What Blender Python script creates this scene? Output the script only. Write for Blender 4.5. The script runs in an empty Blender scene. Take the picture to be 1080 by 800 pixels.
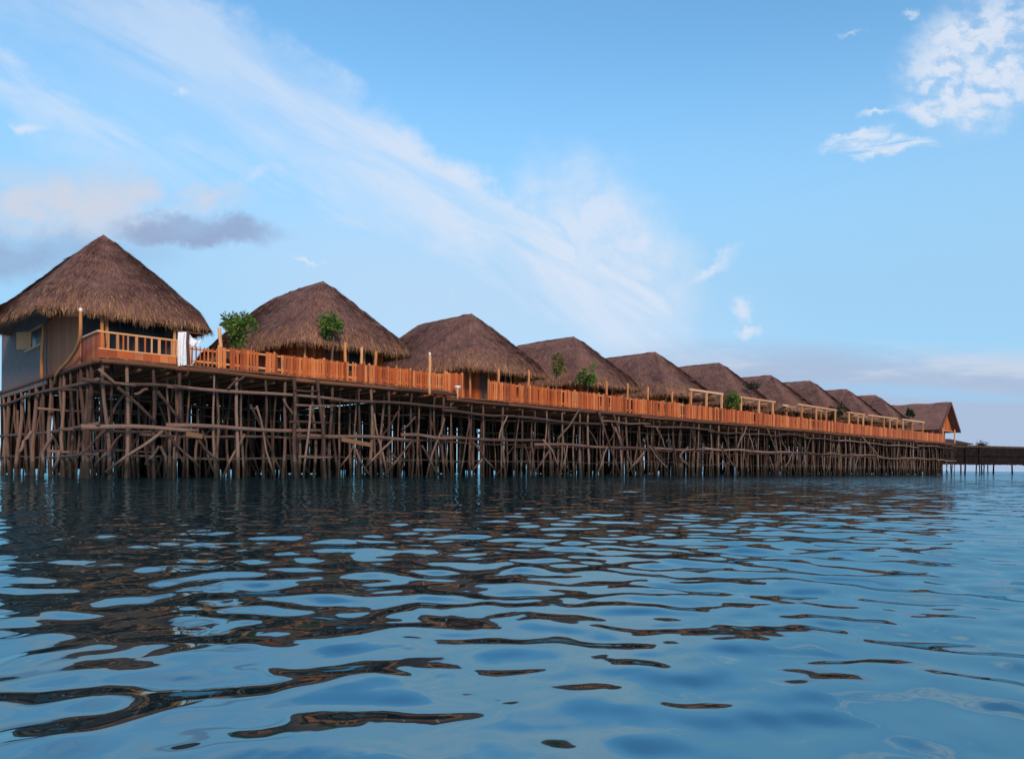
import bpy, math, random
import numpy as np
from mathutils import Vector, Matrix, noise as mnoise

rnd = random.Random(7)
SC = bpy.context.scene
COL = SC.collection
R = math.radians

# ------------------------------------------------------------------ view geometry
F_PX = 780.0                       # focal length in photo pixels (1080 wide)
TH = R(45.7)                       # heading of the lens measured from +X (the row of huts runs along +X)
CT, ST = math.cos(TH), math.sin(TH)
CZ = 0.72                          # eye height
WZ = 0.20                          # water level
def hor(px): return 490.0 + 0.0065 * px
def PY(px, py, Y):                 # photo pixel -> world point on the vertical plane y = Y
    r = (px - 540) / F_PX
    dx, dy = CT + r * ST, ST - r * CT
    d = Y / dy
    return Vector((d * dx, Y, CZ + (hor(px) - py) * d / F_PX))
def PX(px, py, X):                 # photo pixel -> world point on the vertical plane x = X
    r = (px - 540) / F_PX
    dx, dy = CT + r * ST, ST - r * CT
    d = X / dx
    return Vector((X, d * dy, CZ + (hor(px) - py) * d / F_PX))
def PD(px, py, d):                 # photo pixel -> world point at depth d
    r = (px - 540) / F_PX
    return Vector((d * (CT + r * ST), d * (ST - r * CT), CZ + (hor(px) - py) * d / F_PX))

# ------------------------------------------------------------------ mesh builder
class MB:
    def __init__(s):
        s.v = []; s.f = []; s.sm = []
    def add(s, vs, fs, smooth=False):
        o = len(s.v)
        s.v.extend([tuple(a) for a in vs])
        s.f.extend([tuple(i + o for i in f) for f in fs])
        s.sm.extend([smooth] * len(fs))
    def box(s, c, d, rz=0.0, jit=0.0):
        c = Vector(c); hx, hy, hz = d[0] / 2, d[1] / 2, d[2] / 2
        m = Matrix.Rotation(rz, 3, 'Z')
        vs = [c + m @ Vector((x * hx + rnd.uniform(-jit, jit), y * hy, z * hz + rnd.uniform(-jit, jit)))
              for x in (-1, 1) for y in (-1, 1) for z in (-1, 1)]
        s.add(vs, [(0, 1, 3, 2), (4, 6, 7, 5), (0, 4, 5, 1), (2, 3, 7, 6), (0, 2, 6, 4), (1, 5, 7, 3)])
    def bar(s, a, b, w, h):         # rectangular bar between two points
        a = Vector(a); b = Vector(b); t = (b - a).normalized()
        up = Vector((0, 0, 1)) if abs(t.z) < .9 else Vector((0, 1, 0))
        x = t.cross(up).normalized(); y = x.cross(t)
        vs = [p + x * (sx * w / 2) + y * (sy * h / 2) for p in (a, b) for sx, sy in ((-1, -1), (1, -1), (1, 1), (-1, 1))]
        s.add(vs, [(3, 2, 1, 0), (4, 5, 6, 7), (0, 1, 5, 4), (1, 2, 6, 5), (2, 3, 7, 6), (3, 0, 4, 7)])
    def tube(s, pts, rad, n=7, knots=0.10):
        pts = [Vector(p) for p in pts]
        if not isinstance(rad, (list, tuple)): rad = [rad] * len(pts)
        vs = []; fs = []
        for i, p in enumerate(pts):
            t = (pts[min(i + 1, len(pts) - 1)] - pts[max(i - 1, 0)]).normalized()
            up = Vector((0, 0, 1)) if abs(t.z) < .8 else Vector((.3, 1, 0)).normalized()
            x = t.cross(up).normalized(); y = x.cross(t)
            for k in range(n):
                a = 2 * math.pi * k / n
                rr = rad[i] * (1 + rnd.uniform(-knots, knots))
                vs.append(p + x * math.cos(a) * rr + y * math.sin(a) * rr)
        for i in range(len(pts) - 1):
            for k in range(n):
                fs.append((i * n + k, i * n + (k + 1) % n, (i + 1) * n + (k + 1) % n, (i + 1) * n + k))
        fs.append(tuple(range(n - 1, -1, -1))); m = (len(pts) - 1) * n
        fs.append(tuple(range(m, m + n)))
        s.add(vs, fs, True)
    def log(s, a, b, r0, r1=None, bend=0.06, seg=5, n=7, branchy=False):    # a slightly crooked round pole
        a = Vector(a); b = Vector(b); r1 = r0 * .8 if r1 is None else r1
        L = (b - a).length; t = (b - a) / max(L, 1e-6)
        up = Vector((0, 0, 1)) if abs(t.z) < .8 else Vector((0, 1, 0))
        x = t.cross(up).normalized(); y = x.cross(t)
        ph, ph2 = rnd.uniform(0, 6.28), rnd.uniform(0, 6.28); k1 = rnd.uniform(.6, 1.5)
        pts = []; rs = []
        for i in range(seg + 1):
            u = i / seg; e = math.sin(math.pi * u)
            off = x * (math.sin(ph + u * 5 * k1) * bend * e) + y * (math.sin(ph2 + u * 4 * k1) * bend * e)
            pts.append(a.lerp(b, u) + off); rs.append(r0 + (r1 - r0) * u)
        s.tube(pts, rs, n)
    def build(s, name, mat, parent=None, origin=(0, 0, 0)):
        me = bpy.data.meshes.new(name)
        v = np.array(s.v, dtype=np.float64) - np.array(origin)
        me.from_pydata(v.tolist(), [], s.f)
        me.polygons.foreach_set('use_smooth', s.sm)
        me.materials.append(mat); me.update()
        o = bpy.data.objects.new(name, me); COL.objects.link(o)
        if parent: o.parent = parent
        return o

def tag(o, label=None, cat=None, group=None, kind=None):
    if label: o['label'] = label
    if cat: o['category'] = cat
    if group: o['group'] = group
    if kind: o['kind'] = kind
    return o
def thing(name, label, cat, loc, group=None):
    o = bpy.data.objects.new(name, None); COL.objects.link(o)
    o.location = loc; o.empty_display_size = .3
    return tag(o, label, cat, group)
def dup(root, loc, label):
    r = root.copy(); COL.objects.link(r); r.location = loc; r['label'] = label
    for ch in list(root.children):
        c = ch.copy(); COL.objects.link(c); c.parent = r
        for g in list(ch.children):
            q = g.copy(); COL.objects.link(q); q.parent = c
    return r

# ------------------------------------------------------------------ materials
class NT:
    def __init__(s, nt): s.nt = nt; s.N = nt.nodes; s.L = nt.links
    def n(s, t, **kw):
        x = s.N.new(t)
        for k, v in kw.items(): setattr(x, k, v)
        return x
    def put(s, sock, v):
        if isinstance(v, bpy.types.NodeSocket): s.L.new(v, sock)
        elif v is not None: sock.default_value = v
    def m(s, op, a, b=None, c=None, clamp=False):
        x = s.n('ShaderNodeMath', operation=op); x.use_clamp = clamp
        s.put(x.inputs[0], a)
        if b is not None: s.put(x.inputs[1], b)
        if c is not None: s.put(x.inputs[2], c)
        return x.outputs[0]
    def ss(s, v, a, b):                 # smoothstep, works for a > b too
        x = s.n('ShaderNodeMapRange', interpolation_type='SMOOTHSTEP')
        s.put(x.inputs['Value'], v)
        if a <= b: lo, hi, o0, o1 = a, b, 0, 1
        else: lo, hi, o0, o1 = b, a, 1, 0
        x.inputs['From Min'].default_value = lo; x.inputs['From Max'].default_value = hi
        x.inputs['To Min'].default_value = o0; x.inputs['To Max'].default_value = o1
        return x.outputs['Result']
    def mix(s, f, a, b, bt='MIX'):
        x = s.n('ShaderNodeMix', data_type='RGBA', blend_type=bt)
        s.put(x.inputs['Factor'], f)
        for i, v in ((6, a), (7, b)):
            if isinstance(v, (tuple, list)) and len(v) == 3: v = (*v, 1)
            s.put(x.inputs[i], v)
        return x.outputs[2]
    def noise(s, vec, scale, detail=4, rough=.55, dim='3D', dist=0.0):
        x = s.n('ShaderNodeTexNoise', noise_dimensions=dim)
        if vec is not None: s.L.new(vec, x.inputs['Vector'])
        x.inputs['Scale'].default_value = scale; x.inputs['Detail'].default_value = detail
        x.inputs['Roughness'].default_value = rough; x.inputs['Distortion'].default_value = dist
        return x.outputs['Fac']
    def mapv(s, vec, scale=(1, 1, 1), loc=(0, 0, 0), rot=(0, 0, 0)):
        x = s.n('ShaderNodeMapping'); s.L.new(vec, x.inputs['Vector'])
        x.inputs['Scale'].default_value = scale; x.inputs['Location'].default_value = loc; x.inputs['Rotation'].default_value = rot
        return x.outputs[0]
    def ramp(s, f, stops):
        x = s.n('ShaderNodeValToRGB'); s.put(x.inputs[0], f)
        e = x.color_ramp.elements
        while len(e) < len(stops): e.new(.5)
        for q, (p, c) in zip(e, stops):
            q.position = p; q.color = (*c, 1)
        return x.outputs[0]

def new_mat(name, rough=.8, spec=.3):
    m = bpy.data.materials.new(name); m.use_nodes = True
    t = NT(m.node_tree); b = t.N['Principled BSDF']
    b.inputs['Roughness'].default_value = rough
    b.inputs['Specular IOR Level'].default_value = spec
    return m, t, b

def wood_mat(name, cols, rough=.75, grain=(30, 30, 3), weather=None, wet=False, bump=.25, spec=.25):
    m, t, b = new_mat(name, rough, spec)
    geo = t.n('ShaderNodeNewGeometry'); obj = t.n('ShaderNodeObjectInfo'); tc = t.n('ShaderNodeTexCoord')
    isl = geo.outputs['Random Per Island']
    r = t.m('FRACT', t.m('ADD', isl, t.m('MULTIPLY', obj.outputs['Random'], .73)))
    g = t.noise(t.mapv(tc.outputs['Object'], grain), 1.0, 5, .65)
    blot = t.noise(tc.outputs['Object'], 2.2, 4, .6)
    f = t.m('ADD', t.m('MULTIPLY', r, .55), t.m('ADD', t.m('MULTIPLY', g, .35), t.m('MULTIPLY', blot, .25)))
    n = len(cols)
    c = t.ramp(f, [(.12 + .76 * i / (n - 1), cols[i]) for i in range(n)])
    if weather:
        w = t.ss(t.noise(tc.outputs['Object'], 1.1, 6, .7), .52, .72)
        c = t.mix(t.m('MULTIPLY', w, .6), c, weather)
    if wet:
        z = t.n('ShaderNodeSeparateXYZ'); t.L.new(geo.outputs['Position'], z.inputs[0])
        zz = t.m('ADD', z.outputs[2], t.m('MULTIPLY', t.m('SUBTRACT', blot, .5), .9))
        c = t.mix(t.m('MULTIPLY', t.ss(zz, 1.45, .55), .88), c, (.022, .02, .016))
        c = t.mix(t.m('MULTIPLY', t.ss(t.m('ABSOLUTE', t.m('SUBTRACT', zz, 1.1)), .22, .0), .22), c, (.22, .21, .19))
    t.L.new(c, b.inputs['Base Color'])
    bp = t.n('ShaderNodeBump'); bp.inputs['Strength'].default_value = bump; bp.inputs['Distance'].default_value = .02
    t.L.new(g, bp.inputs['Height']); t.L.new(bp.outputs[0], b.inputs['Normal'])
    return m

def thatch_mat(name, cols, blotch, rough=.9):
    m, t, b = new_mat(name, rough, .12)
    geo = t.n('ShaderNodeNewGeometry'); tc = t.n('ShaderNodeTexCoord'); ob = t.n('ShaderNodeObjectInfo')
    off = t.n('ShaderNodeVectorMath', operation='ADD'); t.L.new(tc.outputs['Object'], off.inputs[0])
    cx = t.n('ShaderNodeCombineXYZ')
    for i in range(2): t.put(cx.inputs[i], t.m('MULTIPLY', ob.outputs['Random'], 37.0))
    t.L.new(cx.outputs[0], off.inputs[1]); v = off.outputs[0]
    isl = geo.outputs['Random Per Island']
    streak = t.noise(t.mapv(v, (9, 9, 2.2)), 1.0, 6, .7)
    fine = t.noise(t.mapv(v, (60, 60, 9)), 1.0, 3, .6)
    big = t.noise(t.mapv(v, (.55, .55, 1.3)), 1.0, 6, .66, dist=.8)
    pale = t.ss(t.noise(t.mapv(v, (.8, .8, .5), loc=(5, 9, 2)), 1.0, 6, .7), .52, .7)
    f = t.m('ADD', t.m('MULTIPLY', isl, .34), t.m('ADD', t.m('MULTIPLY', streak, .36), t.m('MULTIPLY', fine, .3)))
    n = len(cols)
    c = t.ramp(f, [(.2 + .6 * i / (n - 1), cols[i]) for i in range(n)])
    c = t.mix(t.m('MULTIPLY', t.ss(big, .44, .66), .7), c, t.mix(.25, blotch, c))
    c = t.mix(t.m('MULTIPLY', pale, .35), c, (.30, .22, .18))
    t.L.new(c, b.inputs['Base Color'])
    bp = t.n('ShaderNodeBump'); bp.inputs['Strength'].default_value = .8; bp.inputs['Distance'].default_value = .06
    t.L.new(t.m('ADD', streak, t.m('MULTIPLY', fine, .6)), bp.inputs['Height']); t.L.new(bp.outputs[0], b.inputs['Normal'])
    return m

M = {}
M['thatch'] = thatch_mat('thatch', [(.10, .050, .044), (.205, .106, .086), (.33, .185, .145)], (.058, .038, .042))
M['fringe'] = thatch_mat('thatch_fringe', [(.20, .095, .045), (.38, .20, .095), (.54, .31, .165)], (.22, .11, .055))
M['picket'] = wood_mat('stained_boards', [(.085, .019, .009), (.27, .055, .014), (.44, .098, .020), (.58, .20, .065)], .6, (40, 40, 4), bump=.15, weather=(.17, .085, .055))
M['panel'] = wood_mat('plywood_panel', [(.22, .060, .022), (.31, .092, .034), (.40, .135, .055)], .7, (24, 24, 1.2))
M['post'] = wood_mat('peeled_post', [(.36, .13, .045), (.50, .21, .08), (.62, .32, .15)], .65, (30, 30, 3))
M['pale'] = wood_mat('pale_timber', [(.38, .18, .09), (.50, .28, .16), (.60, .38, .25)], .65, (30, 30, 3))
M['pile'] = wood_mat('weathered_log', [(.024, .015, .012), (.060, .036, .029), (.105, .064, .050), (.21, .135, .105)], .85, (14, 14, 2.5),
                     weather=(.15, .115, .098), wet=True, bump=.6, spec=.15)
M['beam'] = wood_mat('dark_beam', [(.05, .02, .012), (.10, .04, .022), (.17, .07, .038)], .8, (14, 14, 14), bump=.5)
M['deck'] = wood_mat('deck_boards', [(.10, .05, .03), (.18, .09, .05), (.25, .14, .08)], .8, (20, 3, 3))
M['plank'] = wood_mat('tan_plank', [(.14, .075, .04), (.22, .12, .065)], .8, (3, 14, 14))

def plain(name, col, rough=.7, spec=.3, var=.25, scale=3):
    m, t, b = new_mat(name, rough, spec)
    tc = t.n('ShaderNodeTexCoord')
    k = t.noise(tc.outputs['Object'], scale, 6, .65)
    c = t.mix(t.ss(k, .3, .7), tuple(x * (1 - var) for x in col), tuple(min(1, x * (1 + var)) for x in col))
    t.L.new(c, b.inputs['Base Color'])
    bp = t.n('ShaderNodeBump'); bp.inputs['Strength'].default_value = .1
    t.L.new(k, bp.inputs['Height']); t.L.new(bp.outputs[0], b.inputs['Normal'])
    return m
M['grey'] = plain('grey_wall', (.14, .112, .112), .8, .2, .12)
M['dark'] = plain('dark_wall', (.035, .038, .05), .6, .3, .2)
M['glass'] = plain('dark_glass', (.010, .012, .016), .3, .3, .2)
M['door'] = plain('brown_door', (.13, .065, .05), .7, .3, .2)
M['cloth'] = plain('white_cloth', (.72, .73, .76), .9, .1, .08, 6)
M['white'] = plain('white_enamel', (.75, .73, .70), .4, .4, .05)
M['bark'] = plain('bark', (.14, .085, .05), .9, .1, .3, 9)
M['tar'] = plain('tarred_boards', (.013, .009, .008), .9, .1, .4, 1.2)  # near-black: shade under the decks put into the wood colour
M['tarp'] = plain('dark_sheeting', (.05, .028, .024), .8, .2, .4, 1.5)

def leaf_mat(name, cols):
    m, t, b = new_mat(name, .55, .35)
    geo = t.n('ShaderNodeNewGeometry')
    c = t.ramp(geo.outputs['Random Per Island'], [(i / (len(cols) - 1), k) for i, k in enumerate(cols)])
    t.L.new(c, b.inputs['Base Color'])
    tr = t.n('ShaderNodeBsdfTranslucent'); t.L.new(c, tr.inputs[0])
    mx = t.n('ShaderNodeMixShader'); mx.inputs[0].default_value = .3
    out = t.N['Material Output']
    t.L.new(b.outputs[0], mx.inputs[1]); t.L.new(tr.outputs[0], mx.inputs[2]); t.L.new(mx.outputs[0], out.inputs[0])
    return m
M['leaf'] = leaf_mat('green_leaf', [(.035, .075, .014), (.08, .15, .024), (.13, .21, .036), (.20, .27, .06)])
M['leaf_y'] = leaf_mat('yellow_leaf', [(.07, .09, .015), (.13, .14, .03), (.2, .17, .05)])
M['leaf_d'] = leaf_mat('dark_leaf', [(.012, .022, .01), (.03, .045, .018), (.05, .07, .03)])

# ------------------------------------------------------------------ water
def make_water():
    th = np.concatenate([np.linspace(-.95, .95, 760), np.linspace(.95, 2 * math.pi - .95, 90)[1:-1]])
    rr = [0.22]
    while rr[-1] < 95: rr.append(rr[-1] * 1.0062)
    while rr[-1] < 9000: rr.append(rr[-1] * 1.12)
    rr = np.array(rr); nt, nr = len(th), len(rr)
    A, D = np.meshgrid(th, rr)
    ang = TH - A
    X = D * np.cos(ang); Y = D * np.sin(ang)
    step = np.maximum(D * .0062, np.where(D > 95, D * .12, 0))
    Z = np.zeros_like(X); rs = np.random.RandomState(21)
    # (wavelength, rms slope, mean travel direction, spread) families of ripples
    fam = [(1.3, .015, R(36), .6, 10), (.62, .025, R(64), .8, 18), (.34, .040, R(30), .95, 30), (.21, .034, R(56), 1.1, 30), (.125, .015, R(40), 1.3, 24)]
    for lam, sl, dr, spr, n in fam:
        for i in range(n):
            l = lam * math.exp(rs.normal(0, .24)); k = 2 * math.pi / l
            a = dr + rs.normal(0, spr); ph = rs.uniform(0, 6.28)
            amp = sl * math.sqrt(2.0 / n) / k
            fade = np.clip((l / step - 3.0) / 4.0, 0, 1)
            wx, wy = k * math.cos(a), k * math.sin(a)
            # slow warping keeps the crests short and uneven
            wob = .55 * np.sin(X * wy * .13 - Y * wx * .13 + ph * 2) + .5 * np.sin(X * .31 + Y * .23 + ph * 3)
            Z += fade * amp * np.sin(wx * X + wy * Y + ph + wob)
    # calmer and livelier patches
    patch = 1.12 + .32 * np.sin(X * .35 + .6 * np.sin(Y * .21)) * np.sin(Y * .27 + 1.3)
    Z *= patch
    co = np.stack([X, Y, Z], -1).reshape(-1, 3)
    i = np.arange(nr - 1)[:, None] * nt; j = np.arange(nt)[None, :]; j2 = (j + 1) % nt
    q = np.stack([i + j, i + j2, i + nt + j2, i + nt + j], -1).reshape(-1, 4)
    nv = len(co); co = np.vstack([co, [[0, 0, float(Z[0].mean())]]])
    tri = np.stack([np.full(nt, nv), (np.arange(nt) + 1) % nt, np.arange(nt)], -1)
    me = bpy.data.meshes.new('water')
    nl = q.size + tri.size
    me.vertices.add(len(co)); me.vertices.foreach_set('co', co.ravel().astype(np.float32))
    me.loops.add(nl); me.loops.foreach_set('vertex_index', np.concatenate([q.ravel(), tri.ravel()]).astype(np.int32))
    me.polygons.add(len(q) + len(tri))
    st = np.concatenate([np.arange(len(q)) * 4, q.size + np.arange(len(tri)) * 3]).astype(np.int32)
    me.polygons.foreach_set('loop_start', st)
    me.update(calc_edges=True)
    me.polygons.foreach_set('use_smooth', np.ones(len(me.polygons), dtype=bool))
    m, t, b = new_mat('sea_water', .5, .0)
    geo = t.n('ShaderNodeNewGeometry')
    big = t.noise(geo.outputs['Position'], .12, 3, .5)
    c = t.mix(t.ss(big, .3, .7), (.008, .021, .026), (.010, .028, .036))
    t.L.new(c, b.inputs['Base Color'])
    v = geo.outputs['Position']
    h = t.m('ADD', t.m('MULTIPLY', t.noise(t.mapv(v, (1.6, 2.6, 1), rot=(0, 0, R(15))), 1.0, 2, .5), .6),
            t.m('MULTIPLY', t.noise(t.mapv(v, (6, 9, 1), rot=(0, 0, R(-20))), 1.0, 2, .5), .09))
    cam = t.n('ShaderNodeVectorMath', operation='LENGTH'); t.L.new(v, cam.inputs[0])
    k = t.m('ADD', .07, t.m('MULTIPLY', t.ss(cam.outputs['Value'], 9, 40), .75))
    bp = t.n('ShaderNodeBump'); bp.inputs['Distance'].default_value = .2
    t.L.new(k, bp.inputs['Strength']); t.L.new(h, bp.inputs['Height']); t.L.new(bp.outputs[0], b.inputs['Normal'])
    fr = t.n('ShaderNodeFresnel'); fr.inputs['IOR'].default_value = 4.0; t.L.new(bp.outputs[0], fr.inputs['Normal'])
    gl = t.n('ShaderNodeBsdfGlossy'); gl.inputs['Color'].default_value = (.56, .88, .99, 1); gl.inputs['Roughness'].default_value = .035
    t.L.new(bp.outputs[0], gl.inputs['Normal'])
    mx = t.n('ShaderNodeMixShader'); t.L.new(fr.outputs[0], mx.inputs[0]); t.L.new(b.outputs[0], mx.inputs[1]); t.L.new(gl.outputs[0], mx.inputs[2])
    t.L.new(mx.outputs[0], t.N['Material Output'].inputs[0])
    me.materials.append(m)
    o = bpy.data.objects.new('water', me); COL.objects.link(o); o.location = (0, 0, WZ)
    tag(o, 'rippled teal sea water reflecting the sky and the dark stilts', None, None, 'structure')
make_water()

# ------------------------------------------------------------------ thatched roofs
def roof_surface(xl, xr, yf, yb, xa, ya, yr, zr, ze, rc=1.0, seed=0, corner_push=.25, lift=0.0):
    """eave loop (rounded rectangle) lofted to a short ridge; returns f(t, s) and helpers"""
    loop = []
    def arc(cx, cy, a0, a1, n=7):
        for i in range(n + 1):
            a = a0 + (a1 - a0) * i / n
            k = 1 + corner_push * math.sin(math.pi * i / n) * .25
            loop.append((cx + rc * k * math.cos(a), cy + rc * k * math.sin(a)))
    arc(xl + rc, yf + rc, math.pi, 1.5 * math.pi); arc(xr - rc, yf + rc, 1.5 * math.pi, 2 * math.pi)
    arc(xr - rc, yb - rc, 0, .5 * math.pi); arc(xl + rc, yb - rc, .5 * math.pi, math.pi)
    loop.append(loop[0])
    ds = [0]
    for a, b in zip(loop, loop[1:]): ds.append(ds[-1] + math.hypot(b[0] - a[0], b[1] - a[1]))
    tot = ds[-1]
    import bisect
    def eave(t):
        d = (t % 1.0) * tot; i = max(0, min(len(ds) - 2, bisect.bisect_right(ds, d) - 1))
        u = (d - ds[i]) / max(1e-9, ds[i + 1] - ds[i])
        return loop[i][0] + (loop[i + 1][0] - loop[i][0]) * u, loop[i][1] + (loop[i + 1][1] - loop[i][1]) * u
    def ridge(x, y):
        u = (y - (yf + rc)) / ((yb - rc) - (yf + rc))
        u = max(0.0, min(1.0, u))
        return xa, ya + (yr - ya) * u
    def f(t, s):
        ex, ey = eave(t); rx, ry = ridge(ex, ey)
        hs = s ** .94
        # the lower tenth rolls over steeply
        zz = 1 - (1 - s) ** 1.0
        drop = -.34 * max(0, 1 - s / .13) ** 2
        inn = s if s > .13 else s * .75 + .13 * .25 * (s / .13)
        x = ex + (rx - ex) * inn; y = ey + (ry - ey) * inn
        z = ze + (zr - ze) * zz + drop
        if lift and ex < xa: z += lift * max(0.0, ey - yf - 1.0) * (1 - s) ** 2
        sag = .05 * math.sin(math.pi * s) - .02 * math.sin(math.pi * 2 * s)
        course = .05 * ((s * 9) % 1.0) if .1 < s < .95 else 0
        nz = course + mnoise.noise(Vector((x * .6 + seed, y * .6, z * .6))) * .10 + mnoise.noise(Vector((x * 2.1, y * 2.1 + seed, z * 2.1))) * .05
        return Vector((x, y, z + (sag + nz) * min(1, s * 6 + .3) * (1 if s < .85 else max(0, (1 - s) / .15))))
    return f, tot

def make_roof(parent, f, tot, nblade, seed, sparse=1.0, origin=(0, 0, 0), cap=None):
    rg = random.Random(seed)
    T = int(tot / .22); S = 26
    mb = MB(); vs = []
    for j in range(S + 1):
        s = (j / S) ** 1.15
        for i in range(T): vs.append(f(i / T, s))
    fs = [(j * T + i, j * T + (i + 1) % T, (j + 1) * T + (i + 1) % T, (j + 1) * T + i) for j in range(S) for i in range(T)]
    mb.add(vs, fs, True)
    # underside, a hand's breadth below
    uv = [f(i / T, 0) for i in range(T)]
    ring2 = [Vector((p.x, p.y, p.z - .12)) for p in uv]
    cen = Vector((sum(p.x for p in uv) / T, sum(p.y for p in uv) / T, uv[0].z + 1.6))
    inner = [p.lerp(cen, .45) + Vector((0, 0, .35)) for p in ring2]
    mb.add(uv + ring2 + inner + [cen], [(T + i, T + (i + 1) % T, (i + 1) % T, i) for i in range(T)] +
           [(2 * T + i, 2 * T + (i + 1) % T, T + (i + 1) % T, T + i) for i in range(T)] +
           [(3 * T, 2 * T + (i + 1) % T, 2 * T + i) for i in range(T)], True)
    roof = None
    # straw lying on the slope
    def blade(mbx, t, s, L, w, lift, skew):
        p = f(t, s); ds = min(.06, s) if s > .02 else .0
        q = f(t + skew / tot, max(0, s - .05))
        d = q - p
        if d.length < 1e-4: return
        d = d.normalized(); side = Vector((-d.y, d.x, 0))
        if side.length < 1e-4: return
        side.normalize(); nrm = side.cross(d)
        if nrm.z < 0: nrm = -nrm
        a = p - side * w + nrm * .012; b = p + side * w + nrm * .012
        e = p + d * L + nrm * lift + side * rg.uniform(-.04, .04)
        mbx.add([a, b, e], [(0, 1, 2)])
    for _ in range(nblade):
        s = 1 - math.sqrt(rg.random()); s = .03 + s * .95
        # courses: blades start in bands, so that layers read
        s = min(.98, s)
        blade(mb, rg.random(), s, rg.uniform(.3, .75), rg.uniform(.015, .035), rg.uniform(.01, .06), rg.uniform(-.12, .12))
    roof = mb.build('roof', M['thatch'], parent, origin)
    # bound straw bundle along the ridge
    if cap:
        xa_, y0_, y1_, z_ = cap; rc_ = MB(); n_ = 16
        pts = [Vector((xa_ + rg.uniform(-.05, .05), y0_ + .05 + (y1_ - y0_ - .1) * i / n_, z_ - .07 + rg.uniform(-.02, .02))) for i in range(n_ + 1)]
        rc_.tube(pts, [.05 if i in (0, n_) else .09 for i in range(n_ + 1)], 9, .2)
        rc_.build('ridge_cap', M['thatch'], roof, origin)
    # a rough band and hanging fringe along the eave
    fr = MB()
    nb = int(tot * 75 * sparse)
    for _ in range(nb):
        t = rg.random(); s = rg.random() ** 1.5 * .2
        blade(fr, t, s, rg.uniform(.3, .6), rg.uniform(.015, .032), rg.uniform(.015, .07), rg.uniform(-.1, .1))
    cl = [mnoise.noise(Vector((k * .37, seed, 0))) for k in range(400)]
    for _ in range(int(tot * 125 * sparse)):
        t = rg.random(); p = f(t, rg.uniform(0, .03))
        q = f(t + .002, 0); side = (q - f(t - .002, 0)); side.z = 0; side.normalize()
        out = Vector((side.y, -side.x, 0))
        c = mnoise.noise(Vector((t * tot * 1.7, seed, 3))) * .5 + mnoise.noise(Vector((t * tot * .5, seed, 9))) * .35
        L = max(.08, .24 + .28 * c + rg.uniform(-.10, .16))
        w = rg.uniform(.010, .022)
        p = p + out * rg.uniform(-.16, .06)
        e = p + Vector((0, 0, -L)) + out * rg.uniform(-.10, .06) + side * rg.uniform(-.06, .06)
        fr.add([p - side * w, p + side * w, e], [(0, 1, 2)])
    fr.build('eave_fringe', M['fringe'], roof, origin)
    return roof

def board_wall(mb, a, b, z0, z1, wd=.14, th=.03, gap=.006, jit=.0):
    """vertical boards from a to b (xy)"""
    a = Vector((a[0], a[1], 0)); b = Vector((b[0], b[1], 0)); L = (b - a).length
    n = max(1, int(L / wd)); rz = math.atan2(b.y - a.y, b.x - a.x)
    nr = Vector((-math.sin(rz), math.cos(rz), 0))
    for i in range(n):
        c = a.lerp(b, (i + .5) / n) + nr * rnd.uniform(-.006, .006)
        zt = z1 + rnd.uniform(-jit, jit)
        mb.box((c.x, c.y, (z0 + zt) / 2), (L / n - gap, th, zt - z0), rz)

# ------------------------------------------------------------------ huts 2..10 (prototype pair, then copies)
YF = 31.5            # front edge of the boardwalk
ZA, ZB = 4.92, 4.65  # deck levels
def hut_proto(name, label, seed, loc, zr=10.95):
    root = thing(name, label, 'hut', loc, 'thatched huts in a row on the stilt platform')
    # local: x across, y back from the front eave, z from the deck
    b0 = loc[2]
    f, tot = roof_surface(-3.45, 3.45, 0.0, 13.4, 0, 3.75, 9.6, zr - b0, 2.28, .5, seed)
    roof = make_roof(root, f, tot, 15000, seed, cap=(0, 3.75, 9.6, zr - b0))
    w = MB(); x0, x1, y0, y1, h = -2.6, 2.6, 1.75, 11.8, 2.5
    board_wall(w, (x0, y0), (-1.05, y0), 0.0, h, .16); board_wall(w, (-.15, y0), (.35, y0), 0.0, h, .16)
    board_wall(w, (1.95, y0), (x1, y0), 0.0, h, .16); board_wall(w, (.35, y0), (1.95, y0), 0.0, .9, .16)
    board_wall(w, (x1, y0 + .03), (x1, y1), 0, h, .2); board_wall(w, (x0, y1), (x0, y0 + .03), 0, h, .2)
    board_wall(w, (x0, y1), (x1, y1), 0, h, .2)
    w.build('wall', M['picket'], root)
    d = MB(); d.box((-.6, y0 + .03, 1.05), (.86, .05, 2.1)); dr = d.build('door', M['door'], root)
    for zz in (.55, 1.5):
        e = MB(); e.box((-.6, y0 - .004, zz), (.56, .02, .6)); e.build('door_panel', M['door'], dr)
    wf = MB()
    for xx in (.35, 1.15, 1.95): wf.box((xx, y0 - .02, 1.55), (.08, .09, 1.38))
    for zz in (.9, 2.2): wf.box((1.15, y0 - .022, zz), (1.68, .095, .08))
    win = wf.build('window', M['post'], root)
    g = MB(); g.box((1.15, y0 + .045, 1.55), (1.6, .02, 1.3)); g.build('pane', M['glass'], win)
    for xx in (-2.7, -1.2, .75, 2.8):
        p = MB(); p.log((xx, .75, 0), (xx + rnd.uniform(-.05, .05), .8, 2.25), .075, .06, .03)
        p.build('porch_post', M['post'], root)
    return root

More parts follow.
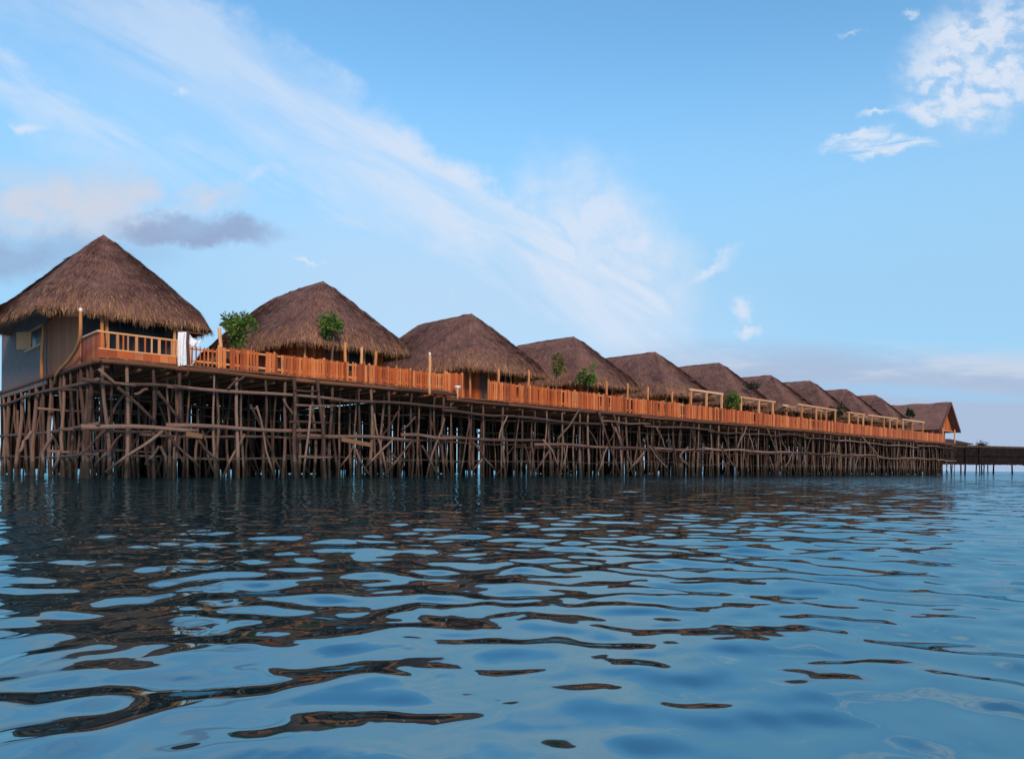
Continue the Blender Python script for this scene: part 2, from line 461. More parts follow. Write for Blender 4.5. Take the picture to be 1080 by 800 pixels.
apex_px = [340, 497, 605, 689, 758, 813, 855, 893, 924.5]
hx = []
for p in apex_px:
    q = PY(p, 300, 36.4); hx.append(q.x)
hut_labels = [
    'wide thatched hut behind the two leafy shrubs, next to the grey-walled hut',
    'thatched hut with a brown door and dark window beside the straight white-tipped post',
    'thatched hut behind the yellowish bush and the round green bush on the walkway',
    'thatched hut whose low front eave hangs just before the first pale pergola',
    'thatched hut behind the gap between the two nearer pale pergolas and their leafy bush',
    'thatched hut behind the second pale pergola, sixth roof after the grey-walled hut',
    'thatched hut behind the long four-post pergola, small brown hipped roof',
    'thatched hut behind the dark shrub, its ridge just over the narrow pergola',
    'last hipped thatched hut, small and partly hidden, next to the gabled house',
]
protA = hut_proto('thatched_hut', hut_labels[0], 11, (hx[0], 32.7, ZA))
protB = hut_proto('thatched_hut', hut_labels[1], 29, (hx[1], 32.7, ZB + .06), 10.8)
for i in range(2, 9):
    src = protA if i % 2 == 0 else protB
    o = dup(src, (hx[i], 32.7 + rnd.uniform(-.15, .15), ZB + .06), hut_labels[i])
    o.scale = (1 + rnd.uniform(-.03, .03), 1, 1.0 + rnd.uniform(-.035, .03)); o.rotation_euler.z = R(rnd.uniform(-1.6, 1.6))

# ------------------------------------------------------------------ the grey-walled hut (nearest)
def near_hut():
    loc = (8.5, 32.0, ZA)
    root = thing('thatched_hut', 'largest, nearest thatched hut with a grey side wall and an open window shutter', 'hut', loc,
                 'thatched huts in a row on the stilt platform')
    f, tot = roof_surface(6.7, 13.45, 32.6, 47.0, 9.9, 36.2, 40.8, 10.97, 7.16, .95, 3, lift=.07)
    make_roof(root, f, tot, 42000, 3, 1.5, loc, cap=(9.9, 36.2, 40.8, 10.93))
    X0, X1, Y0, Y1, z0, z1 = 8.5, 12.5, 33.9, 45.5, ZA + .02, 7.35
    ya, yb = PX(50, 380, X0).y, PX(85, 380, X0).y
    wa, wb = PX(46.5, 360, X0).y, PX(31, 360, X0).y       # window opening in the side wall
    wz0, wz1 = PX(40, 366, X0).z, PX(40, 350, X0).z + .15
    g = MB(); th = .08
    def sidebox(y0_, y1_, a, b): g.box((X0 - .04, (y0_ + y1_) / 2, (a + b) / 2), (th, y1_ - y0_, b - a))
    sidebox(ya, wa, z0 - .5, z1 + .75); sidebox(wb, Y1 + 4, z0 - .5, z1 + .75); sidebox(wa, wb, z0 - .5, wz0); sidebox(wa, wb, wz1, z1 + .75)
    g.build('side_wall', M['grey'], root, loc)
    p = MB(); board_wall(p, (X0 - .02, ya - .02), (X0 - .02, yb), z0 - .25, z1, .42, .05)
    p.build('board_panel', M['panel'], root, loc)
    d = MB()
    d.box(((X0 + X1) / 2, Y0 + .05, (z0 + z1) / 2), (X1 - X0, .1, z1 - z0))
    d.box((X1 - .05, (Y0 + Y1) / 2 + .06, (z0 + z1) / 2), (.1, Y1 - Y0, z1 - z0))
    d.box(((X0 + X1) / 2, Y1, (z0 + z1) / 2), (X1 - X0, .1, z1 - z0))
    d.build('front_wall', M['dark'], root, loc)
    wf = MB(); ym, zm = (wa + wb) / 2, (wz0 + wz1) / 2
    wf.box((X0 - .06, ym, wz0 - .03), (.34, wb - wa + .25, .07)); wf.box((X0 - .05, ym, wz1 + .03), (.14, wb - wa + .1, .06))
    for y in (wa, wb): wf.box((X0 - .05, y, zm), (.14, .06, wz1 - wz0))
    w = wf.build('window', M['pale'], root, loc)
    gl = MB(); gl.box((X0 + .0, ym, zm), (.02, wb - wa, wz1 - wz0)); gl.build('pane', M['glass'], w, loc)
    sh = MB(); sw = .95                                    # open shutter, swung out from the far jamb
    sh.box((X0 - .12 - sw / 2 * .45, wb - sw * .42, zm), (sw, .045, wz1 - wz0 - .04), R(-62))
    sh.build('shutter', M['pale'], w, loc)
    # french windows in the front wall
    for xx in (9.9, 11.2):
        fw = MB()
        for dx in (-.55, 0, .55): fw.box((xx + dx, Y0 - .02, z0 + 1.05), (.07, .07, 2.1))
        for zz in (.04, 2.1): fw.box((xx, Y0 - .021, z0 + zz), (1.17, .075, .08))
        a = fw.build('window', M['dark'], root, loc)
        pn = MB(); pn.box((xx, Y0 - .01, z0 + 1.05), (1.05, .02, 2.0)); pn.build('pane', M['glass'], a, loc)
    # porch posts
    for px, y, top in ((107, 33.0, 338), (111.5, 33.2, 339), (183, 33.0, 346)):
        b = PY(px, 378, y); t = PY(px + .4, top, y); m = MB()
        m.log((b.x, y, ZA), (t.x, y + .02, 6.9), .085, .07, .03); m.build('porch_post', M['post'], root, loc)
    m = MB(); b = PX(43.5, 364, 8.1); m.log((8.1, b.y, ZA - .3), (8.15, b.y, 7.1), .08, .07, .02); m.build('porch_post', M['post'], root, loc)
    return root
near_hut()

# ------------------------------------------------------------------ gabled house at the far end
def gable_house():
    loc = (118.0, 32.0, ZB)
    root = thing('gabled_house', 'gabled wooden house with orange boarded gable at the far end of the row', 'house', loc)
    xc, w, zr, ze, y0, y1 = 118.0, 4.6, 10.5, 6.5, 31.7, 46.0
    t = MB()
    for s in (-1, 1):
        n = 14
        a = Vector((xc, 0, zr)); b = Vector((xc + s * w, 0, ze)); nrm = Vector((s * (zr - ze), 0, w)).normalized()
        vs = []
        for off in (0, -.22):
            for i in range(n + 1):
                for j in range(25):
                    p = a.lerp(b, i / n) + nrm * (off + (mnoise.noise(Vector((i * .6, j * .5, s * 3))) * .07 if off == 0 else 0))
                    vs.append((p.x, y0 + (y1 - y0) * j / 24, p.z + (0.06 * (1 - i / n) * math.sin(j))))
        q = (n + 1) * 25; fs = []
        for off in (0, q):
            for i in range(n):
                for j in range(24):
                    c = (off + i * 25 + j, off + i * 25 + j + 1, off + (i + 1) * 25 + j + 1, off + (i + 1) * 25 + j)
                    fs.append(c if off == 0 else c[::-1])
        for i in range(n):
            fs.append((i * 25, (i + 1) * 25, q + (i + 1) * 25, q + i * 25))
        for j in range(24):
            fs.append((n * 25 + j, n * 25 + j + 1, q + n * 25 + j + 1, q + n * 25 + j))
        t.add(vs, fs)
    roof = t.build('roof', M['thatch'], root, loc)
    bb = MB()
    for s in (-1, 1): bb.bar((xc, y0 - .05, zr - .12), (xc + s * w, y0 - .05, ze - .1), .08, .34)
    bb.build('bargeboard', M['beam'], roof, loc)
    g = MB(); n = 40
    for i in range(n):
        x = xc - w * .86 + w * 1.72 * (i + .5) / n
        zt = zr - .3 - (zr - ze) * abs(x - xc) / w
        if zt > ze + .05: g.box((x, y0 + .9, (ze + .05 + zt) / 2), (w * 1.72 / n - .01, .04, zt - ze - .05))
    g.build('gable', M['picket'], root, loc)
    wl = MB(); board_wall(wl, (xc - 3.6, 33.2), (xc + 2.9, 33.2), ZB, ze + .2, .2); board_wall(wl, (xc + 2.9, 33.24), (xc + 2.9, 45), ZB, ze + .1, .2)
    board_wall(wl, (xc - 3.6, 45), (xc - 3.6, 33.24), ZB, ze + .1, .2)
    wl.build('wall', M['picket'], root, loc)
    dr = MB(); dr.box((xc - 1.2, 33.16, ZB + 1.0), (.95, .05, 2.0)); d = dr.build('door', M['door'], root, loc)
    tb = MB(); tb.bar((xc - w * .9, y0 + .85, ze), (xc + w * .9, y0 + .85, ze), .12, .16); tb.build('tie_beam', M['post'], root, loc)
    for s in (-2.9, 2.6):
        m = MB(); m.log((xc + s, 31.9, ZB), (xc + s, 31.9, ze + .2), .1, .09, .02); m.build('porch_post', M['post'], root, loc)
gable_house()

# ------------------------------------------------------------------ platforms on stilts
def platform(name, label, x0, x1, zd, ys, dx, y_back, sep_rows, seed, block_end_sky=True, front_px=None, lean=.12):
    rg = random.Random(seed)
    loc = (x0, YF, 0)
    root = thing(name, label, 'stilt platform', loc)
    dk = MB(); n = int((x1 - x0) / .16)
    for i in range(n):
        x = x0 + (x1 - x0) * (i + .5) / n
        dk.box((x, (YF - .06 + y_back) / 2 + rg.uniform(-.04, .04), zd - .025 + rg.uniform(-.004, .004)), ((x1 - x0) / n - .012, y_back - YF + .12, .05))
    dk.build('deck', M['deck'], root, loc)
    # edge log and joists
    x = x0 - .25
    while x < x1:
        L = min(rg.uniform(4.5, 7.5), x1 + .25 - x)
        m = MB(); m.log((x, YF - .02, zd - .17 + rg.uniform(-.02, .02)), (x + L + .25, YF - .02, zd - .17 + rg.uniform(-.02, .02)), .105, .09, .03, 6)
        m.build('edge_beam', M['beam'], root, loc); x += L
        if x1 - x < .3: break
    js = MB(); x = x0 + .3
    while x < x1:
        js.log((x, YF + .1 + rg.uniform(-.05, .1), zd - .36), (x + rg.uniform(-.1, .1), y_back, zd - .36), .08, .07, .04, 4)
        x += rg.uniform(.8, 1.25)
    tag(js.build('joist', M['beam'], root, loc), kind='stuff')
    # added dark boards block the sky at the back, so the understructure reads shaded
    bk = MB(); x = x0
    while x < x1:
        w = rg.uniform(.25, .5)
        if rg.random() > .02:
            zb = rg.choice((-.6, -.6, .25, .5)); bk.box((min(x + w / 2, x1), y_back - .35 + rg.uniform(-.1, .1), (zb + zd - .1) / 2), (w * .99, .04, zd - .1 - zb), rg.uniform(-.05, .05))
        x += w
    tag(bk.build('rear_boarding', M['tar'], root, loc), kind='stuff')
    if block_end_sky:
        ends = MB(); y = YF + 1.2  # added dark boards that block the sky seen through the far end
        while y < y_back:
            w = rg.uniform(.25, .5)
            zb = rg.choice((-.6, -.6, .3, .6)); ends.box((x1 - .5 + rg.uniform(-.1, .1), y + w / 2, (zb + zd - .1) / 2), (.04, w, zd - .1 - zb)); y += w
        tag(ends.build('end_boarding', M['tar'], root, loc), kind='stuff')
    # stilts
    rest = MB(); count = 0; nx = int((x1 - x0) / dx)
    xs_front = []
    for ri, y in enumerate(ys):
        step = dx * (1 if ri < 2 else .8 if ri < len(ys) - 2 else .5)
        nn = max(2, int((x1 - x0) / step))
        for i in range(nn + 1):
            x = x0 + (x1 - x0) * i / nn + rg.uniform(-.3, .3) * step
            x = min(max(x, x0), x1)
            yy = y + rg.uniform(-.25, .25) * (0 if ri == 0 else 1)
            r = rg.uniform(.042, .085) * (1.0 if ri == 0 else .9)
            top = (x, yy, zd - .08 - (rg.uniform(0, 1.6) if ri > 1 and rg.random() < .25 else 0))
            bot = (x + rg.gauss(0, lean), yy + rg.gauss(0, lean), -1.0)
            if ri == 0: xs_front.append(x)
            if ri < sep_rows and count < 98:
                m = MB(); m.log(bot, top, r * 1.1, r * .85, .10, 7); m.build('stilt', M['pile'], root, loc); count += 1
            else:
                rest.log(bot, top, r * 1.1, r * .85, .12, 4, 6)
    if rest.v: tag(rest.build('rear_stilt', M['pile'], root, loc), kind='stuff')
    # long horizontal logs tied to the front stilts, and to some of the inner rows
    nh = 0
    for (z, y, r) in ((2.3, YF - .14, .1), (3.85, YF - .13, .085), (2.2, ys[2] - .1, .07), (3.7, ys[2] - .1, .06), (1.2, ys[3] - .1, .06), (3.2, ys[4] - .1, .06)):
        x = x0 - .3
        while x < x1:
            L = min(rg.uniform(5, 9), x1 + .3 - x)
            m = MB(); dz = rg.uniform(-.13, .13)
            m.log((x - .35, y - rg.uniform(0, .05), z + dz), (x + L + .35, y - rg.uniform(0, .05), z + dz + rg.uniform(-.12, .12)), r, r * .8, .09, 7)
            if nh < 98: m.build('cross_log', M['pile'], root, loc)
            nh += 1; x += L
            if x1 - x < .6: break
    return root, rg, xs_front, loc

X_A0 = 8.5; X_A1 = PY(189, 400, YF).x; X_B0 = PY(473, 410, YF).x; X_E = 118.6
rows = [31.62, 33.0, 34.6, 36.4, 38.4, 40.6, 43.0, 45.6, 48.2, 50.0]
pH, rgH, _, locH = platform('stilt_platform', 'crooked log stilts and deck under the grey-walled hut', X_A0, X_A1, ZA, rows, 1.0, 50.4, 2, 1, block_end_sky=False)
pA, rgA, _, locA = platform('stilt_platform', 'stilt walkway with a ladder leaning against it, between the white cloth and the step down',
                            X_A1 + .06, X_B0, ZA, rows, 1.1, 50.4, 4, 2, block_end_sky=False)
pB, rgB, _, locB = platform('stilt_platform', 'long lower stilt walkway running from the step down to the gabled house', X_B0 + .06, X_E, ZB - .0, rows, 1.35, 50.4, 2, 5)

# left flank of the first platform: beams and rails running back
fl = MB()
for z, r in ((ZA - .17, .1),): fl.log((X_A0 - .08, YF - .2, z), (X_A0 - .08, 50.4, z), r, r, .03, 8)
fl.build('edge_beam', M['beam'], pH, locH)
for z, r in ((4.0, .08), (2.3, .085), (1.15, .06)):
    m = MB(); m.log((X_A0 - .12, YF - .3, z), (X_A0 - .12, 50, z + rgH.uniform(-.1, .1)), r, r * .8, .1, 9); m.build('cross_log', M['pile'], pH, locH)
for k in range(12):
    y = 32.4 + k * 1.5 + rgH.uniform(-.3, .3); r = rgH.uniform(.06, .1)
    m = MB(); m.log((X_A0 - .06 + rgH.gauss(0, .1), y + rgH.gauss(0, .1), -1), (X_A0 - .03, y, ZA - .1), r * 1.1, r * .85, .12, 7)
    m.build('stilt', M['pile'], pH, locH)

# diagonal braces lashed to the front, as the photograph shows them
def zoomed(o, s, pts): return [(o[0] + x / s, o[1] + y / s) for x, y in pts]
Z2 = lambda *p: zoomed((0, 370), 4.5, p)
Z4 = lambda *p: zoomed((220, 370), 4.154, p)
Z6 = lambda *p: zoomed((440, 390), 4.154, p)
Z7 = lambda *p: zoomed((620, 350), 4.5, p)
Z8 = lambda *p: zoomed((840, 380), 4.5, p)
br_H = [Z2((465, 85), (540, 150), (640, 165)), Z2((555, 170), (650, 250), (740, 340)), Z2((745, 190), (800, 260), (855, 330)),
        Z2((575, 395), (450, 545)), Z2((770, 380), (500, 575)), Z2((755, 450), (690, 540)), Z2((760, 450), (785, 500), (790, 580)),
        Z2((780, 380), (950, 555)), Z2((635, 205), (700, 180)), Z2((500, 375), (380, 490)), Z2((250, 400), (200, 480), (215, 580)),
        Z2((150, 380), (90, 480)), Z2((280, 470), (250, 570))]
br_A = [Z2((940, 420), (1040, 530)), Z4((155, 110), (80, 165)), Z4((810, 385), (695, 500)), Z4((895, 390), (765, 545)),
        Z4((935, 415), (1005, 545)), Z4((785, 430), (820, 470)), Z4((905, 290), (845, 345))]
br_B = [Z6((20, 330), (95, 460)), Z6((240, 315), (345, 440)), Z6((710, 170), (665, 245), (615, 300), (615, 335)), Z6((580, 350), (510, 455)),
        Z6((550, 305), (590, 350), (620, 430)), Z6((285, 390), (245, 440)), Z6((790, 180), (835, 310), (890, 460)),
        Z6((995, 370), (920, 450)), Z6((1030, 335), (1080, 400)), Z6((865, 250), (895, 330)),
        Z7((50, 375), (90, 500), (155, 690)), Z7((120, 390), (165, 530)), Z7((265, 570), (190, 665)), Z7((290, 540), (385, 660)),
        Z7((475, 545), (435, 590)), Z7((435, 590), (475, 630)), Z7((630, 540), (695, 640)), Z7((750, 450), (710, 550)),
        Z7((850, 460), (925, 640)), Z7((975, 570), (935, 640)), Z8((310, 360), (380, 440), (400, 540))]
for root, loc, lst in ((pH, locH, br_H), (pA, locA, br_A), (pB, locB, br_B)):
    for pl in lst:
        w = [PY(x, y, YF - .24 - rnd.uniform(0, .06)) for x, y in pl]
        if len(w) == 2: m = MB(); m.log(w[0], w[1], .062, .052, .05, 6)
        else:
            pts = []
            for a, b in zip(w, w[1:]): pts += [a, a.lerp(b, .5)]
            pts.append(w[-1]); m = MB(); m.tube(pts, [.065 - .012 * i / len(pts) for i in range(len(pts))], 7)
        m.build('brace', M['pile'], root, loc)
# more braces between the inner rows and along the far half
for root, loc, rg, x0, x1, n in ((pH, locH, rgH, X_A0, X_A1, 6), (pA, locA, rgA, X_A1, X_B0, 18), (pB, locB, rgB, X_B0, X_E, 60)):
    for _ in range(n):
        x = rg.uniform(x0, x1 - 1.5); y = rg.choice(rows[1:5]) - .12; dxx = rg.choice((-1, 1)) * rg.uniform(.7, 1.9)
        za, zb = rg.choice(((.1, 2.2), (2.2, 4.0), (.2, 3.6)))
        xa, xb = (x, x + dxx); xa = min(max(xa, x0), x1); xb = min(max(xb, x0), x1)
        m = MB(); m.log((xa, y, za), (xb, y + rg.uniform(-.3, .3), zb), .06, .05, .08, 5); m.build('brace', M['pile'], root, loc)
    
for root, loc, rg, x0, x1, n in ((pA, locA, rgA, X_A1, X_B0, 6), (pB, locB, rgB, X_B0, X_E, 34)):
    for i in range(n):
        x = x0 + (x1 - x0) * (i + rg.random()) / n; dxx = rg.choice((-1, 1)) * rg.uniform(.6, 1.5)
        za, zb = rg.choice(((.0, 2.2), (.3, 1.9), (2.3, 3.8), (.1, 3.4)))
        xa, xb = min(max(x, x0), x1), min(max(x + dxx, x0), x1)
        m = MB(); m.log((xa, YF - .22, za), (xb, YF - .22 - rg.uniform(0, .08), zb), .055, .045, .07, 5); m.build('brace', M['pile'], root, loc)
# loose tan boards nailed under the walkway
for pl, root, loc in ((((360, 463), (391, 469)), pA, locA), (((196, 457), (213, 460)), pA, locA)):
    a, b = [PY(x, y, YF - .34) for x, y in pl]
    m = MB(); m.bar(a, b, .05, .2); m.build('plank', M['plank'], root, loc)

# ------------------------------------------------------------------ railings
def railing(label, xa, xb, zd, zt, y, wd=.125, gap=.02, post_px=(), bays=2.4, solid=0.0, missing=.03, ztj=.03, group=None, rail_only=False):
    root = thing('wooden_railing', label, 'railing', ((xa), y, zd))
    loc = (xa, y, zd)
    n = max(1, round((xb - xa) / bays)); bl = (xb - xa) / n
    for k in range(n):
        a, b = xa + bl * k, xa + bl * (k + 1)
        m = MB(); q = int(bl / (wd + gap))
        for i in range(q):
            if rnd.random() < missing: continue
            x = a + bl * (i + .5) / q
            tt = zt + rnd.uniform(-ztj, ztj)
            m.box((x + rnd.uniform(-.012, .012), y - .045 + rnd.uniform(-.016, .016), (zd + .03 + tt) / 2), (wd * rnd.uniform(.8, 1.03), .022, tt - zd - .03), rnd.uniform(-.06, .06), .014)
        if q: m.build('picket_panel', M['picket'], root, loc)
        m = MB(); m.box((a + .01, y + .03, (zd + zt) / 2 + .02), (.085, .085, zt - zd + .12)); m.build('post', M['post'], root, loc)
    m = MB()
    m.box(((xa + xb) / 2, y + .0, zt - .10), (xb - xa, .045, .075)); m.build('top_rail', M['post'], root, loc)
    m = MB(); m.box(((xa + xb) / 2, y + .0, zd + .2), (xb - xa, .045, .075)); m.build('bottom_rail', M['post'], root, loc)
    return root, loc

# open railing of the grey-walled hut
def open_railing():
    xa, xb = PY(103, 380, YF).x, PY(185, 380, YF).x
    loc = (xa, YF, ZA)
    root = thing('wooden_railing', 'open orange railing with spaced balusters on the grey-walled hut porch', 'railing', loc)
    zt = 5.88
    m = MB(); board_wall(m, (xa, YF - .03), (xb, YF - .03), ZA - .12, ZA + .28, .32, .03); m.build('kick_board', M['picket'], root, loc)
    m = MB(); m.box(((xa + xb) / 2, YF - .01, zt), (xb - xa + .1, .09, .07)); m.build('top_rail', M['post'], root, loc)
    m = MB(); m.box(((xa + xb) / 2, YF - .01, ZA + .31), (xb - xa, .08, .05)); m.build('bottom_rail', M['post'], root, loc)
    px = [106, 113.5, 123, 129, 134, 143, 152, 159, 167, 174, 180, 185]
    for i, p in enumerate(px):
        x = PY(p, 365, YF).x; w = .10 if p in (123, 143, 167) else .055
        m = MB(); m.box((x, YF - .01, (ZA + .32 + zt - .03) / 2), (w, .05, zt - ZA - .35)); m.build('baluster', M['post'] if i % 3 else M['picket'], root, loc)
    # boarded side towards the left
    m = MB(); board_wall(m, (X_A0 + .02, 33.8), (X_A0 + .02, YF), ZA - .1, 5.85, .3, .03); m.build('side_panel', M['picket'], root, loc)
    m = MB(); m.box((X_A0 + .0, 32.65, 5.9), (.16, 2.4, .06)); m.build('side_rail', M['pale'], root, loc)
open_railing()
X1 = PY(199, 380, YF).x
railing('weathered short railing behind the white cloth, next to the hut porch', X1, PY(229, 380, YF).x, ZA, 5.72, YF, .06, .09, bays=1.6, missing=.06)
railing('orange picket railing along the higher walkway, from the tall shrub to the step down', PY(230, 380, YF).x, X_B0 - .1, ZA, 5.83, YF, .125, .022, missing=.07)
rB0 = PY(515, 410, YF).x
railing('orange boarded railing along the lower walkway, running to the gabled house', rB0, 114.5, ZB, 5.74, YF, .13, .026, missing=.05, bays=2.55, ztj=.05)
# boarded screen beside the door, where the walkway steps down
sx0, sx1 = PY(474, 410, YF).x, PY(492, 410, YF).x
root = thing('board_screen', 'tall orange board screen where the walkway steps down, beside the brown door', 'screen', (sx0, YF + .4, ZB))
m = MB(); board_wall(m, (sx0, YF + .4), (sx1, YF + .4), ZB, 6.02, .16, .03, jit=.04); m.build('board_panel', M['picket'], root, (sx0, YF + .4, ZB))
for x in (sx0, sx1):
    m = MB(); m.box((x, YF + .45, ZB + .72), (.1, .1, 1.44)); m.build('post', M['post'], root, (sx0, YF + .4, ZB))

# tall single posts rising out of the railing line
post_specs = [
    (363, 361, 400, 'tall peeled post in front of the hut with two shrubs, nearer one', ZA), (380, 366, 405, 'tall thin post just right of the leafy shrub crown', ZA),
    (396, 370, 404, 'short peeled post near the low right eave of the second hut', ZA), (232, 346, 385, 'leaning pale post beside the tall shrub', ZA),
    (525.5, 389, 416, 'post standing between the brown door and the dark window', ZB), (557, 390, 412, 'post at the right edge of the dark window', ZB),
    (639.5, 402, 431, 'thick post right of the round green bush', ZB), (661.5, 404, 433, 'middle one of three lone posts under the fourth roof', ZB),
    (683, 408, 436, 'lone post at the right hip of the fourth roof', ZB), (709, 414, 438, 'lone post before the low eave next to the first pergola', ZB)]
for px, yt, yb, lab, zb in post_specs:
    t = PY(px, yt, YF + .16)
    root = thing('railing_post', lab, 'post', (t.x, YF + .16, zb), 'tall posts along the walkway railing')
    m = MB(); m.log((t.x, YF + .16, zb), (t.x + rnd.uniform(-.06, .06), YF + .16, t.z), .085, .075, .03, 5); m.build('shaft', M['post'], root, (t.x, YF + .16, zb))
    m = MB(); m.box((t.x, YF + .16, zb + .06), (.2, .2, .12)); m.build('foot_block', M['beam'], root, (t.x, YF + .16, zb))

# posts with a white lamp
def lamp_post(px, ytop, label, zb, y=YF - .12, bend=False):
    t = PY(px, ytop, y)
    loc = (t.x, y, zb)
    root = thing('lamp_post', label, 'lamp post', loc, 'white-tipped posts at the platform edge')
    m = MB()
    if bend:
        pts = [PY(84, 328, 31.3), PY(84, 345, 31.3), PY(83.5, 358, 31.4), PX(80, 368, 8.2), PX(72, 380, 8.24), PX(63, 389, 8.26), PX(58.5, 395, 8.3), PX(57, 404, 8.36)]
        m.tube(pts, [.055, .06, .065, .07, .07, .065, .06, .055], 8)
    else: m.log((t.x, y, zb - .3), (t.x, y, t.z), .085, .075, .02, 5)
    m.build('shaft', M['post'], root, loc)
    m = MB(); c = PY(84, 326.5, 31.3) if bend else Vector((t.x, y, t.z + .08))
    prof = [(-.08, .045), (-.04, .06), (.0, .066), (.04, .06), (.065, .035), (.075, .008)]
    m.tube([c + Vector((0, 0, z)) for z, r in prof], [r for z, r in prof], 12, 0.0); m.build('lamp', M['white'], root, loc)
lamp_post(88, 328, 'bent white-tipped post curving down in front of the grey-walled hut', ZA, bend=True)
lamp_post(452.5, 374.5, 'straight white-tipped post left of the third roof and its door', ZA)
# wash basin on a bracket
b = PY(482, 408, YF - .05)
root = thing('wash_basin', 'small white basin on a wooden stand by the board screen', 'basin', (b.x, b.y, ZB))
m = MB(); prof = [(-.13, .05), (-.1, .09), (-.02, .16), (.05, .19), (.06, .17)]
m.tube([(b.x, b.y, b.z + z) for z, r in prof], [r for z, r in prof], 14, 0.0); m.build('bowl', M['white'], root, (b.x, b.y, ZB))
m = MB(); m.log((b.x, b.y, ZB - .2), (b.x, b.y, b.z - .14), .06, .06, .01, 3); m.build('stand', M['post'], root, (b.x, b.y, ZB))

# ------------------------------------------------------------------ pale pergola frames
def pergola(pa, pb, ya, yb, label, posts):
    a = PY(pa, ya, YF + .12); b = PY(pb, yb, YF + .12); zt = (a.z + b.z) / 2
    loc = (a.x, a.y, ZB)
    root = thing('pergola', label, 'pergola', loc, 'pale timber pergolas along the walkway')
    dep = 1.5
    for dy in (0, dep):
        m = MB(); m.bar((a.x - .2, a.y + dy, zt + .06), (b.x + .2, a.y + dy, zt + .06 + rnd.uniform(-.05, .05)), .13, .17); m.build('beam', M['pale'], root, loc)
    for i, p in enumerate(posts):
        x = PY(p, ya, YF + .12).x
        for dy in ((0, dep) if i in (0, len(posts) - 1) else (0,)):
            m = MB(); m.box((x, a.y + dy, (ZB + zt - .03) / 2), (.15, .13, zt - .03 - ZB)); m.build('post', M['post'], root, loc)
        m = MB(); m.bar((x, a.y + .07, zt - .08), (x, a.y + dep - .07, zt - .08), .09, .12); m.build('crossbar', M['pale'], root, loc)
pergola(728, 760.5, 412, 415.5, 'first pale pergola with three posts, left of the small leafy bush', (728, 744.5, 760.5))
pergola(781, 816, 420.5, 423.5, 'second pale pergola with two stout posts, right of the small leafy bush', (781, 800, 814.5))
pergola(842, 881, 427, 432.5, 'long pale pergola with four posts, left of the dark shrub', (845, 860.5, 871, 880.5))
pergola(894, 911, 435.5, 437.5, 'narrow pale pergola right of the dark shrub', (895, 910))
pergola(916, 945.5, 438.5, 442, 'pale pergola left of the small dark bush near the gabled house', (919, 932, 945.5))
pergola(952, 974, 443, 445.5, 'last pale pergola, nearest the gabled house', (952, 962, 973))

# ------------------------------------------------------------------ ladder
def ladder():
    Zp = lambda x, y, o=.5: PY(220 + x / 4.154, 370 + y / 4.154, YF - o)
    loc = tuple(Zp(385, 560)); loc = (loc[0], loc[1], 0)
    root = thing('wooden_ladder', 'crooked pole ladder leaning from the water against the higher walkway', 'ladder', loc)
    for a, b in (((372, 120), (384, 575)), ((474, 125), (520, 575))):
        m = MB(); p, q = Zp(*b, .75), Zp(*a, .22); p.z -= .6; m.log(p, q, .095, .08, .06, 7); m.build('side_rail', M['pile'], root, loc)
    for (xa, xb, y) in ((376, 478, 172), (378, 560, 236), (352, 530, 310), (386, 520, 376), (392, 540, 462)):
        o = .34 + .4 * (y - 120) / 450
        m = MB(); m.log(Zp(xa, y, o), Zp(xb, y + 4, o), .06, .05, .03, 4); m.build('rung', M['pile'], root, loc)
    m = MB(); m.log(Zp(445, 240, .5), Zp(415, 570, .62), .06, .05, .06, 5); m.build('prop', M['pile'], root, loc)
ladder()

# ------------------------------------------------------------------ cloths
def cloth(label, pts_top, pts_bot, y, seed, hang=0.0):
    rg = random.Random(seed); n, k = 26, 16; vs = []
    a0, a1 = [PY(*p, y) for p in pts_top]; b0, b1 = [PY(*p, y) for p in pts_bot]
    for th in (0, .012):
        for j in range(k + 1):
            for i in range(n + 1):
                u, v = i / n, j / k
                p = a0.lerp(a1, u).lerp(b0.lerp(b1, u), v)
                p.z -= hang * math.sin(math.pi * u) * (1 - .2 * v)
                p.y += .05 * math.sin(u * 17 + seed + v * 1.5) * (.3 + v) + .03 * math.sin(u * 7 + v * 4) + th
                vs.append(p)
    W = n + 1; Q = W * (k + 1); fs = []
    for o in (0, Q):
        for j in range(k):
            for i in range(n):
                c = (o + j * W + i, o + j * W + i + 1, o + (j + 1) * W + i + 1, o + (j + 1) * W + i)
                fs.append(c if o else c[::-1])
    for j in range(k):
        for i in (0, n): fs.append((j * W + i, (j + 1) * W + i, Q + (j + 1) * W + i, Q + j * W + i))
    for i in range(n):
        for j in (0, k): fs.append((j * W + i, j * W + i + 1, Q + j * W + i + 1, Q + j * W + i))
    m = MB(); m.add(vs, fs, True); o = m.build('white_cloth', M['cloth'])
    c = a0.copy()
    for v in o.data.vertices: v.co -= c
    o.location = c
    return tag(o, label, 'cloth')
cloth('long white cloth hanging straight down at the hut porch corner', ((187, 350), (196, 350)), ((187, 386), (195, 385)), YF - .1, 1)
cloth('white cloth slung loosely between posts, sagging in the middle', ((199, 352), (218, 351)), ((199, 362), (213, 357)), YF - .08, 5, .3)
t = PY(197.5, 349, YF - .05)
root = thing('drying_post', 'dark post between the two white cloths', 'post', (t.x, t.y, ZA))
m = MB(); m.log((t.x, t.y, ZA - .4), (t.x, t.y, t.z), .065, .055, .03, 5); m.build('shaft', M['beam'], root, (t.x, t.y, ZA))
m = MB(); m.log((PY(186, 350, t.y).x, t.y + .02, t.z - .05), (PY(219, 350, t.y).x, t.y + .02, t.z - .02), .035, .03, .02, 4); m.build('crossbar', M['beam'], root, (t.x, t.y, ZA))

